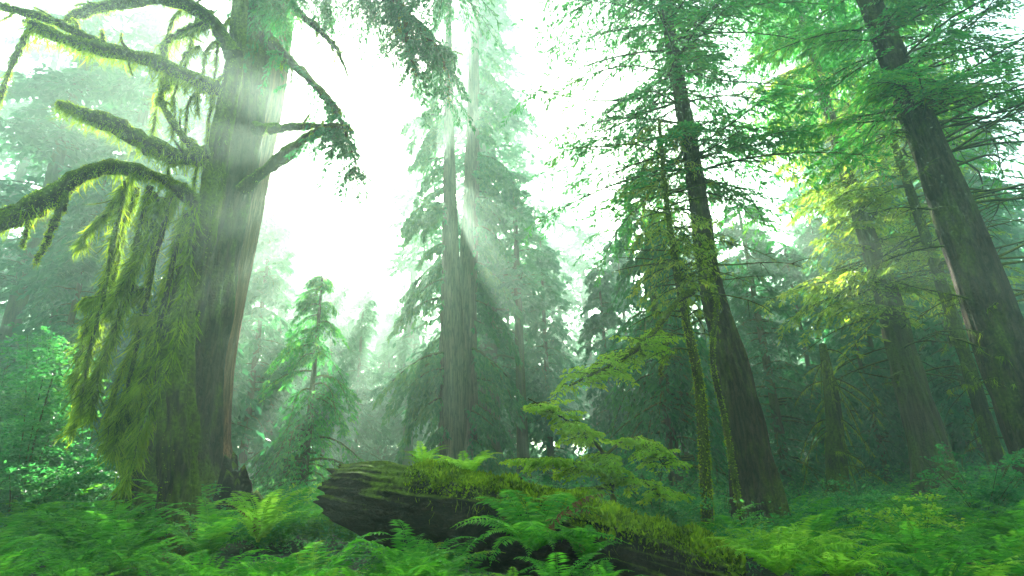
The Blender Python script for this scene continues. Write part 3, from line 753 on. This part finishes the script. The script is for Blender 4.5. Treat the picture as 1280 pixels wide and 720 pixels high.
def bare_branches(root, P, rr, t0, t1, n, L, seed, az=None, mat='twig', mossy=60, r0=.04, droop=(0, .5), rise=(-.1, .35), name='dead_branch', sub=5):
    """one part: the tangle of leafless branches of one trunk"""
    g = np.random.default_rng(seed); b = MB(); m = MB()
    for k in range(n):
        t = g.uniform(t0, t1); i = int(t * (len(P) - 1)); a = g.uniform(*az) if az else g.uniform(0, 6.28); l = g.uniform(*L)
        d = np.array([np.cos(a), np.sin(a), 0]); s = np.linspace(0, 1, 9)[:, None]; ri = g.uniform(*rise); dr = g.uniform(*droop)
        sidev = np.array([-d[1], d[0], 0]); wv = g.normal(0, .08)
        Q = P[i] + d * l * s + np.array([0, 0, 1.]) * l * (ri * s - dr * s ** 2) + sidev * l * wv * np.sin(s * 5)
        b.tube(Q, np.linspace(r0, r0 * .18, 9) * (.5 + .5 * l / L[1]), 5, 0, .2, k, cap=False)
        for q in range(sub):
            j = g.integers(2, 8); e = Q[j] + (d * g.uniform(.2, .7) + sidev * g.normal(0, .6) + np.array([0, 0, g.uniform(-.8, .15)])) * l * g.uniform(.15, .4)
            b.tube(smooth_path([Q[j], (Q[j] + e) / 2 + [0, 0, .03 * l], e], 5), np.linspace(r0 * .4, r0 * .08, 5), 3, 0, cap=False)
        if mossy: strands(m, Q, r0 * .5, mossy, (.04, .3), w=.013, g=g)
    o = b.build(name, M[mat], root, root.location)
    if mossy: m.build('hanging_moss', M['moss'], o, None).data.transform(Matrix.Translation(-Vector(root.location)))


def px_boughs(root, specs, seed, needle, **kw):
    """specs: list of (px,py,Y, n, L range, spread px) giving clusters of boughs"""
    g = np.random.default_rng(seed); b = MB()
    for (px, py, Yd, n, Ls, spx, spy) in specs:
        st = np.array([at(px + g.normal(0, spx), py + g.normal(0, spy), Yd + g.normal(0, .7)) for _ in range(n)])
        boughs(b, st, g.uniform(0, 6.28, n), g.uniform(*Ls, n), g.uniform(-.1, .3, n), g.uniform(.15, .55, n), seed + int(px), **kw)
    b.build('crown', [M['twig'], M[needle]], root, root.location)


def along(root, P, t0, t1, n, L, seed, needle, az=None, name='crown', prof=None, droop=(.15, .55), rise=(-.05, .3), **kw):
    g = np.random.default_rng(seed); b = MB(); t = np.sort(g.uniform(t0, t1, n)); i = t * (len(P) - 1); k = np.clip(i.astype(int), 0, len(P) - 2); u = (i - k)[:, None]
    st = P[k] * (1 - u) + P[k + 1] * u; a = g.uniform(*az, n) if az else g.uniform(0, 6.28, n)
    l = g.uniform(*L, n)
    if prof: l = l * prof((t - t0) / (t1 - t0))
    boughs(b, st, a, l, g.uniform(*rise, n), g.uniform(*droop, n), seed, **kw)
    b.build(name, [M['twig'], M[needle]], root, root.location)


# dark straight trunk (right of centre)
t4, P4, r4, tr4 = px_tree('hemlock_tree', [(953, 690, 10.8), (949, 640, 10.8), (936, 560, 10.8), (916, 460, 10.8), (889, 360, 10.8), (876, 270, 10.8), (862, 180, 10.8), (840, 60, 10.8), (824, -40, 10.8), (806, -160, 10.8)],
                          [.85, .52, .38, .31, .23, .21, .19, .15, .12, .1], 'dark straight trunk right of the log with dead side branches and a green crown above', 'bark', seed=31)
bare_branches(t4, P4, r4, .42, .72, 28, (.8, 2.2), 71, mossy=70, r0=.03)
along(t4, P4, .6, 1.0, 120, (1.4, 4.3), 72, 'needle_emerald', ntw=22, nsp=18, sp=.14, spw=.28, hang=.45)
# twin mossy stems
t4b, P4b, r4b, _ = px_tree('mossy_maple', [(886, 700, 9.2), (884, 640, 9.2), (880, 560, 9.2), (874, 480, 9.2), (858, 400, 9.3), (843, 320, 9.4), (832, 240, 9.6), (824, 150, 9.8)], [.1, .085, .08, .075, .07, .06, .05, .03],
                           'thin yellow-mossed stem with one bright leafy limb, left of the dark straight trunk', 'bark_mossy', sides=20, seed=33, ridges=.3)
m = MB(); gg = np.random.default_rng(3); fuzz(m, P4b, r4b, 3500, (.02, .06), g=gg); strands(m, P4b, r4b, 900, (.05, .35), g=gg)
m.build('hanging_moss', M['moss'], t4b, t4b.location)
mossy_limb(t4b, [(866, 364, 9.3), (845, 378, 9.1), (825, 405, 8.9), (800, 432, 8.7), (765, 455, 8.5), (712, 482, 8.3)], [.06, .05, .04, .015], 500, (.05, .3), fz=600, seed=141)
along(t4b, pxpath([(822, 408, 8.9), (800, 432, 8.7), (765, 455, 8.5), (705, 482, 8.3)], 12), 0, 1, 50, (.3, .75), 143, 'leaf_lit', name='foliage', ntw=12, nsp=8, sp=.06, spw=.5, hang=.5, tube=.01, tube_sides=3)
mossy_limb(t4b, [(838, 418, 9.2), (828, 440, 9.1), (826, 468, 9.0)], [.04, .04, .02], 120, (.05, .25), fz=200, seed=142)
bare_branches(t4b, P4b, r4b, .5, 1, 30, (.5, 1.7), 75, mossy=120, r0=.025)
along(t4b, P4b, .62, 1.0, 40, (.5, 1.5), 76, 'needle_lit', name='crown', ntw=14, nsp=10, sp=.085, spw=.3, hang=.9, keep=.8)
t4c, P4c, r4c, _ = px_tree('mossy_sapling', [(928, 655, 9.6), (915, 580, 9.7), (905, 520, 9.8), (893, 470, 9.9), (890, 430, 9.9), (896, 380, 10.0), (886, 340, 10.1)], [.05, .05, .045, .045, .04, .04, .03],
                           'slender mossy stem leaning against the dark straight trunk', 'bark_mossy', sides=12, seed=34, ridges=.3)
m = MB(); fuzz(m, P4c, r4c, 1600, (.02, .05), g=gg); strands(m, P4c, r4c, 400, (.05, .3), g=gg); m.build('hanging_moss', M['moss'], t4c, t4c.location)

# slanting brown trunk with sunny crown
t6, P6, r6, _ = px_tree('fir_tree', [(1184, 690, 14), (1175, 640, 14), (1160, 560, 14), (1131, 460, 14), (1106, 360, 14), (1075, 270, 14), (1047, 180, 14), (1013, 60, 14), (985, -40, 14), (960, -140, 14)],
                        [.95, .58, .42, .34, .29, .2, .16, .13, .1, .08], 'slanting brown trunk on the right with a sunlit yellow-green crown', 'bark_far', seed=36)
bare_branches(t6, P6, r6, .3, .6, 26, (.8, 2.6), 81, mossy=90, r0=.035)
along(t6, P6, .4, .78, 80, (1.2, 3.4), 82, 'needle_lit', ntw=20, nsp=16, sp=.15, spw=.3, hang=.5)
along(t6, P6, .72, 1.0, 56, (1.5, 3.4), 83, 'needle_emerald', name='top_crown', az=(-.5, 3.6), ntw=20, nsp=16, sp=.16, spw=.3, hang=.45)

# thick dark trunk at the right edge
t7, P7, r7, tr7 = px_tree('douglas_fir', [(1355, 700, 9.2), (1335, 640, 9.2), (1303, 560, 9.2), (1263, 460, 9.2), (1226, 360, 9.2), (1168, 200, 9.2), (1127, 100, 9.2), (1090, 10, 9.2), (1060, -60, 9.2), (1025, -150, 9.2)],
                          [.6, .5, .44, .40, .36, .29, .25, .21, .18, .15], 'thick dark slanting trunk at the right edge of the woods with many bare side branches', 'bark', sides=130, n=180, seed=38, ridges=.16)
bare_branches(t7, P7, r7, .42, .8, 44, (1.2, 3.2), 91, az=(-.9, .9), mossy=30, r0=.035, droop=(-.05, .3), rise=(.0, .4))
bare_branches(t7, P7, r7, .3, .6, 16, (.5, 1.6), 93, az=(2.0, 4.2), mossy=60, r0=.03, name='dead_branch')
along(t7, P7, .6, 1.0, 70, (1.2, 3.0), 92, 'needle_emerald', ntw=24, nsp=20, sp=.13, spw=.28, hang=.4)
along(t7, P7, .45, .9, 34, (2.0, 3.4), 94, 'needle', name='side_spray', az=(-.9, .9), ntw=16, nsp=12, sp=.1, spw=.24, hang=.15, bare=.45, droop=(-.05, .25), rise=(0, .35))
# slim trunk between
t8, P8, r8, _ = px_tree('slim_hemlock', [(1262, 640, 12.5), (1235, 540, 12.5), (1205, 440, 12.5), (1172, 340, 12.5), (1145, 260, 12.5), (1118, 180, 12.5), (1090, 90, 12.5)], [.16, .15, .13, .12, .1, .08, .06],
                        'slim trunk just left of the thick slanting trunk at the right edge', 'bark_mossy', seed=39)
bare_branches(t8, P8, r8, .15, .75, 44, (.6, 2.2), 95, mossy=110, r0=.028, droop=(.2, .9))
along(t8, P8, .5, 1.0, 34, (.8, 2.2), 96, 'needle_lit', ntw=16, nsp=12, sp=.11, spw=.28, hang=.4)
# moss hung snag
t9, P9, r9, _ = px_tree('moss_snag', [(1050, 650, 16), (1046, 580, 16), (1040, 500, 16), (1028, 430, 16)], [.36, .26, .2, .1],
                        'short broken snag hung with long moss between the two right-hand trunks', 'bark_mossy', seed=40)
bare_branches(t9, P9, r9, .3, 1, 36, (.5, 1.5), 97, mossy=420, r0=.03, droop=(.6, 2.2))

# ------------------------------------------------------------------ middle distance, in the light
def drop(px, Yd):
    p = at(px, 600, Yd); return (p[0], p[1], float(gh(p[0], p[1])) - .05)


for nm, pts, rad, lab, sec in (('giant_fir', [(563, 620, 23), (564, 560, 23), (564, 400, 23), (562, 250, 23), (561, 100, 23), (561, -60, 23)], [.8, .55, .5, .4, .28, .2, .1], 'left one of the close pair of hazy central trunks, boughs drooping leftward', (2.3, 3.9)),
                               ('cedar_giant', [(580, 620, 23.6), (580, 560, 23.6), (582, 400, 23.6), (589, 250, 23.6), (592, 100, 23.6), (594, -100, 23.6)], [.9, .6, .52, .42, .34, .26, .2], 'right one of the close pair of hazy central trunks, reddish and straight', (-.7, .7))):
    tt, PP, rr3, _ = px_tree(nm, pts, rad, lab, 'bark_grey', sides=60, seed=45 + len(nm), ridges=.2)
    along(tt, PP, .03, .97, 62, (1.3, 3.7), 46 + len(nm), 'needle', az=sec, prof=lambda f: 1.1 - .5 * f, droop=(.6, 1.1), rise=(.0, .2), ntw=24, nsp=18, sp=.24, spw=.4, hang=1.5, tw_len=.26, tube=.03)
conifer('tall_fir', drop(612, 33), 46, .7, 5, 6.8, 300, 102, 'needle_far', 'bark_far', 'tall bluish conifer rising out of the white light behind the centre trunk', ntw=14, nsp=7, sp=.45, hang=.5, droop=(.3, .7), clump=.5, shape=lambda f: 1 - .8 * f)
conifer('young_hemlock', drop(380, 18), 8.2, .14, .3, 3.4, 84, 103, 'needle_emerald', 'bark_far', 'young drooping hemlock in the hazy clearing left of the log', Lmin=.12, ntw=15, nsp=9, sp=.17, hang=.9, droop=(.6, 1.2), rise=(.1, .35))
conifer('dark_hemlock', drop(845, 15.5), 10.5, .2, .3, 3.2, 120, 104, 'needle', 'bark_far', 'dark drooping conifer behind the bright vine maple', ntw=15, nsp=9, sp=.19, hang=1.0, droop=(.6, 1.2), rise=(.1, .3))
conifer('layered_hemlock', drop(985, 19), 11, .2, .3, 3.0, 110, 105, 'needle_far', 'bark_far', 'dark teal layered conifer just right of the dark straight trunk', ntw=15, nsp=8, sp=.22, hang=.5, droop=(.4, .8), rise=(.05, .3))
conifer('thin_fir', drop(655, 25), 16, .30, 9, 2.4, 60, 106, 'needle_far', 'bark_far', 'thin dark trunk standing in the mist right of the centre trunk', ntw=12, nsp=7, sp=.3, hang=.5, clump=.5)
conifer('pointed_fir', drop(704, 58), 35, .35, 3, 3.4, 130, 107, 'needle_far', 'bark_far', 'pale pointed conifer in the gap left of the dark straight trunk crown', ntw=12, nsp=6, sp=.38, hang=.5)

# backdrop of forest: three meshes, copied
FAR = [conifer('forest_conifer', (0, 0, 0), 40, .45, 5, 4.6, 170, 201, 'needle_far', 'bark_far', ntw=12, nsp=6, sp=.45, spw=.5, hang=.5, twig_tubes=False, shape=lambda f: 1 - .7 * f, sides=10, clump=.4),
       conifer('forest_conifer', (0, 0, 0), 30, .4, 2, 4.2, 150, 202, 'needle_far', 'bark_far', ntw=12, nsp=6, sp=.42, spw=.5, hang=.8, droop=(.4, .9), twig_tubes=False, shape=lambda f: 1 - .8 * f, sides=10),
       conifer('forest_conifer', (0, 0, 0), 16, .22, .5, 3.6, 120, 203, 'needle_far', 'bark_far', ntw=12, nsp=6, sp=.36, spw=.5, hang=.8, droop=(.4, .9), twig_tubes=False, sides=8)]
used = [False] * 3
BACK = [
    # px, Y, kind, scale
    ('left', 'pale green conifer in the mist behind the maple limbs on the left', 'misty conifers on the left',
     [(20, 24, 1, .8), (75, 19, 1, .8), (130, 27, 0, .8), (185, 22, 1, .75), (230, 30, 0, .9), (-40, 20, 0, .8), (60, 34, 0, .9), (160, 17, 2, .8), (40, 16, 2, .75), (100, 42, 0, 1), (250, 40, 0, 1), (-90, 30, 0, .9), (300, 20, 2, .8), (330, 30, 1, .8), (215, 16, 2, .7)]),
    ('centre', 'faint conifer almost lost in the white glow beyond the clearing', 'faint conifers in the glow',
     [(440, 38, 2, .95), (480, 56, 2, 1.1), (520, 60, 2, .9), (400, 32, 2, .8), (410, 58, 1, .85), (500, 58, 1, .7), (452, 62, 1, .9), (385, 50, 0, .9), (508, 47, 0, 1.0), (655, 50, 0, .95), (712, 54, 0, .9), (748, 50, 0, .85), (350, 40, 0, .85), (640, 38, 2, 1.1), (690, 28, 2, .8), (560, 52, 1, .5), (355, 44, 1, .5), (600, 34, 2, .7), (425, 52, 0, .3)]),
    ('right', 'green conifer filling the woods behind the right-hand trunks', 'conifers behind the right-hand trunks',
     [(770, 24, 2, .7), (800, 30, 2, .95), (860, 22, 2, .7), (905, 28, 2, .9), (960, 27, 2, .8), (1000, 32, 1, .55), (1040, 24, 2, .7), (1085, 26, 2, .85), (1130, 21, 2, .75), (1180, 25, 1, .5), (1220, 19, 2, .8), (1262, 23, 2, .9), (1310, 20, 1, .6),
      (1350, 26, 1, .7), (1110, 19, 2, .55), (1240, 17, 2, .6), (1200, 34, 0, .6), (1060, 40, 0, .5), (930, 40, 1, .65), (1290, 32, 0, .7), (860, 38, 1, .6), (1150, 44, 0, .6), (1010, 52, 0, .6), (1125, 25, 0, .8), (1205, 22, 0, .8), (1300, 24, 0, .85), (1250, 46, 0, .8)]),
]
BACK.append(('far', 'small pale conifer low down in the farthest row of the forest', 'farthest row of conifers',
             [(px, 50 + (px * 7) % 17, 2, .95 + ((px * 13) % 10) / 40) for px in range(-60, 1400, 38)]))
rb = random.Random(12)
for _, lab, grp, L_ in BACK:
    for px, Yd, kind, sc in L_:
        if used[kind]: o = dup(FAR[kind])
        else: o = FAR[kind]; used[kind] = True
        o.location = drop(px, Yd); s = sc * rb.uniform(.92, 1.08); o.scale = (s, s, s); o.rotation_euler = (0, 0, rb.uniform(0, 6.28))
        tag(o, lab, 'tree', grp)

# ------------------------------------------------------------------ haze
def haze(dens, g_):
    m, nt, out = new_mat('pale mist')
    v = N(nt, 'VolumePrincipled'); v.inputs['Color'].default_value = (.70, 1.0, .82, 1); v.inputs['Density'].default_value = dens; v.inputs['Anisotropy'].default_value = g_
    nt.links.new(v.outputs[0], out.inputs['Volume'])
    b = MB(); x, y0, y1, z0, z1 = 175, -65, 185, -1.6, 44
    V = [(-x, y0, z0), (x, y0, z0), (x, y1, z0), (-x, y1, z0), (-x, y0, z1), (x, y0, z1), (x, y1, z1), (-x, y1, z1)]
    b.add(V, [(3, 2, 1, 0), (4, 5, 6, 7), (0, 1, 5, 4), (1, 2, 6, 5), (2, 3, 7, 6), (3, 0, 4, 7)])
    tag(b.build('haze', m), kind='stuff')


haze(.0078, .70)

# ------------------------------------------------------------------ light
sd = sundir(545, 215)
el = math.asin(sd[2]); azs = math.atan2(sd[0], sd[1])
sl = bpy.data.lights.new('sun', 'SUN'); sl.energy = 5; sl.angle = R(.5); sl.color = (1, .95, .84)
so = bpy.data.objects.new('sun', sl); COL.objects.link(so)
so.rotation_euler = Vector(sd).to_track_quat('Z', 'Y').to_euler()
w = bpy.data.worlds.new('World'); S.world = w; w.use_nodes = True
nt = w.node_tree; bg = nt.nodes['Background']; sky = nt.nodes.new('ShaderNodeTexSky'); sky.sky_type = 'NISHITA'; sky.sun_disc = False
sky.sun_elevation = el; sky.sun_rotation = azs; sky.air_density = 1.0; sky.dust_density = 3.0; sky.ozone_density = 1.0
nt.links.new(sky.outputs[0], bg.inputs[0]); bg.inputs[1].default_value = .068

S.view_settings.view_transform = 'Standard'; S.view_settings.look = 'None'; S.view_settings.gamma = 1; S.view_settings.use_curve_mapping = False
S.view_settings.exposure = 3.25
c = S.cycles
c.max_bounces = 7; c.diffuse_bounces = 3; c.glossy_bounces = 1; c.transmission_bounces = 3; c.volume_bounces = 1; c.transparent_max_bounces = 8
c.use_denoising = True; c.denoising_prefilter = 'ACCURATE'; c.sample_clamp_indirect = 4; c.caustics_reflective = False; c.caustics_refractive = False
c.use_adaptive_sampling = False
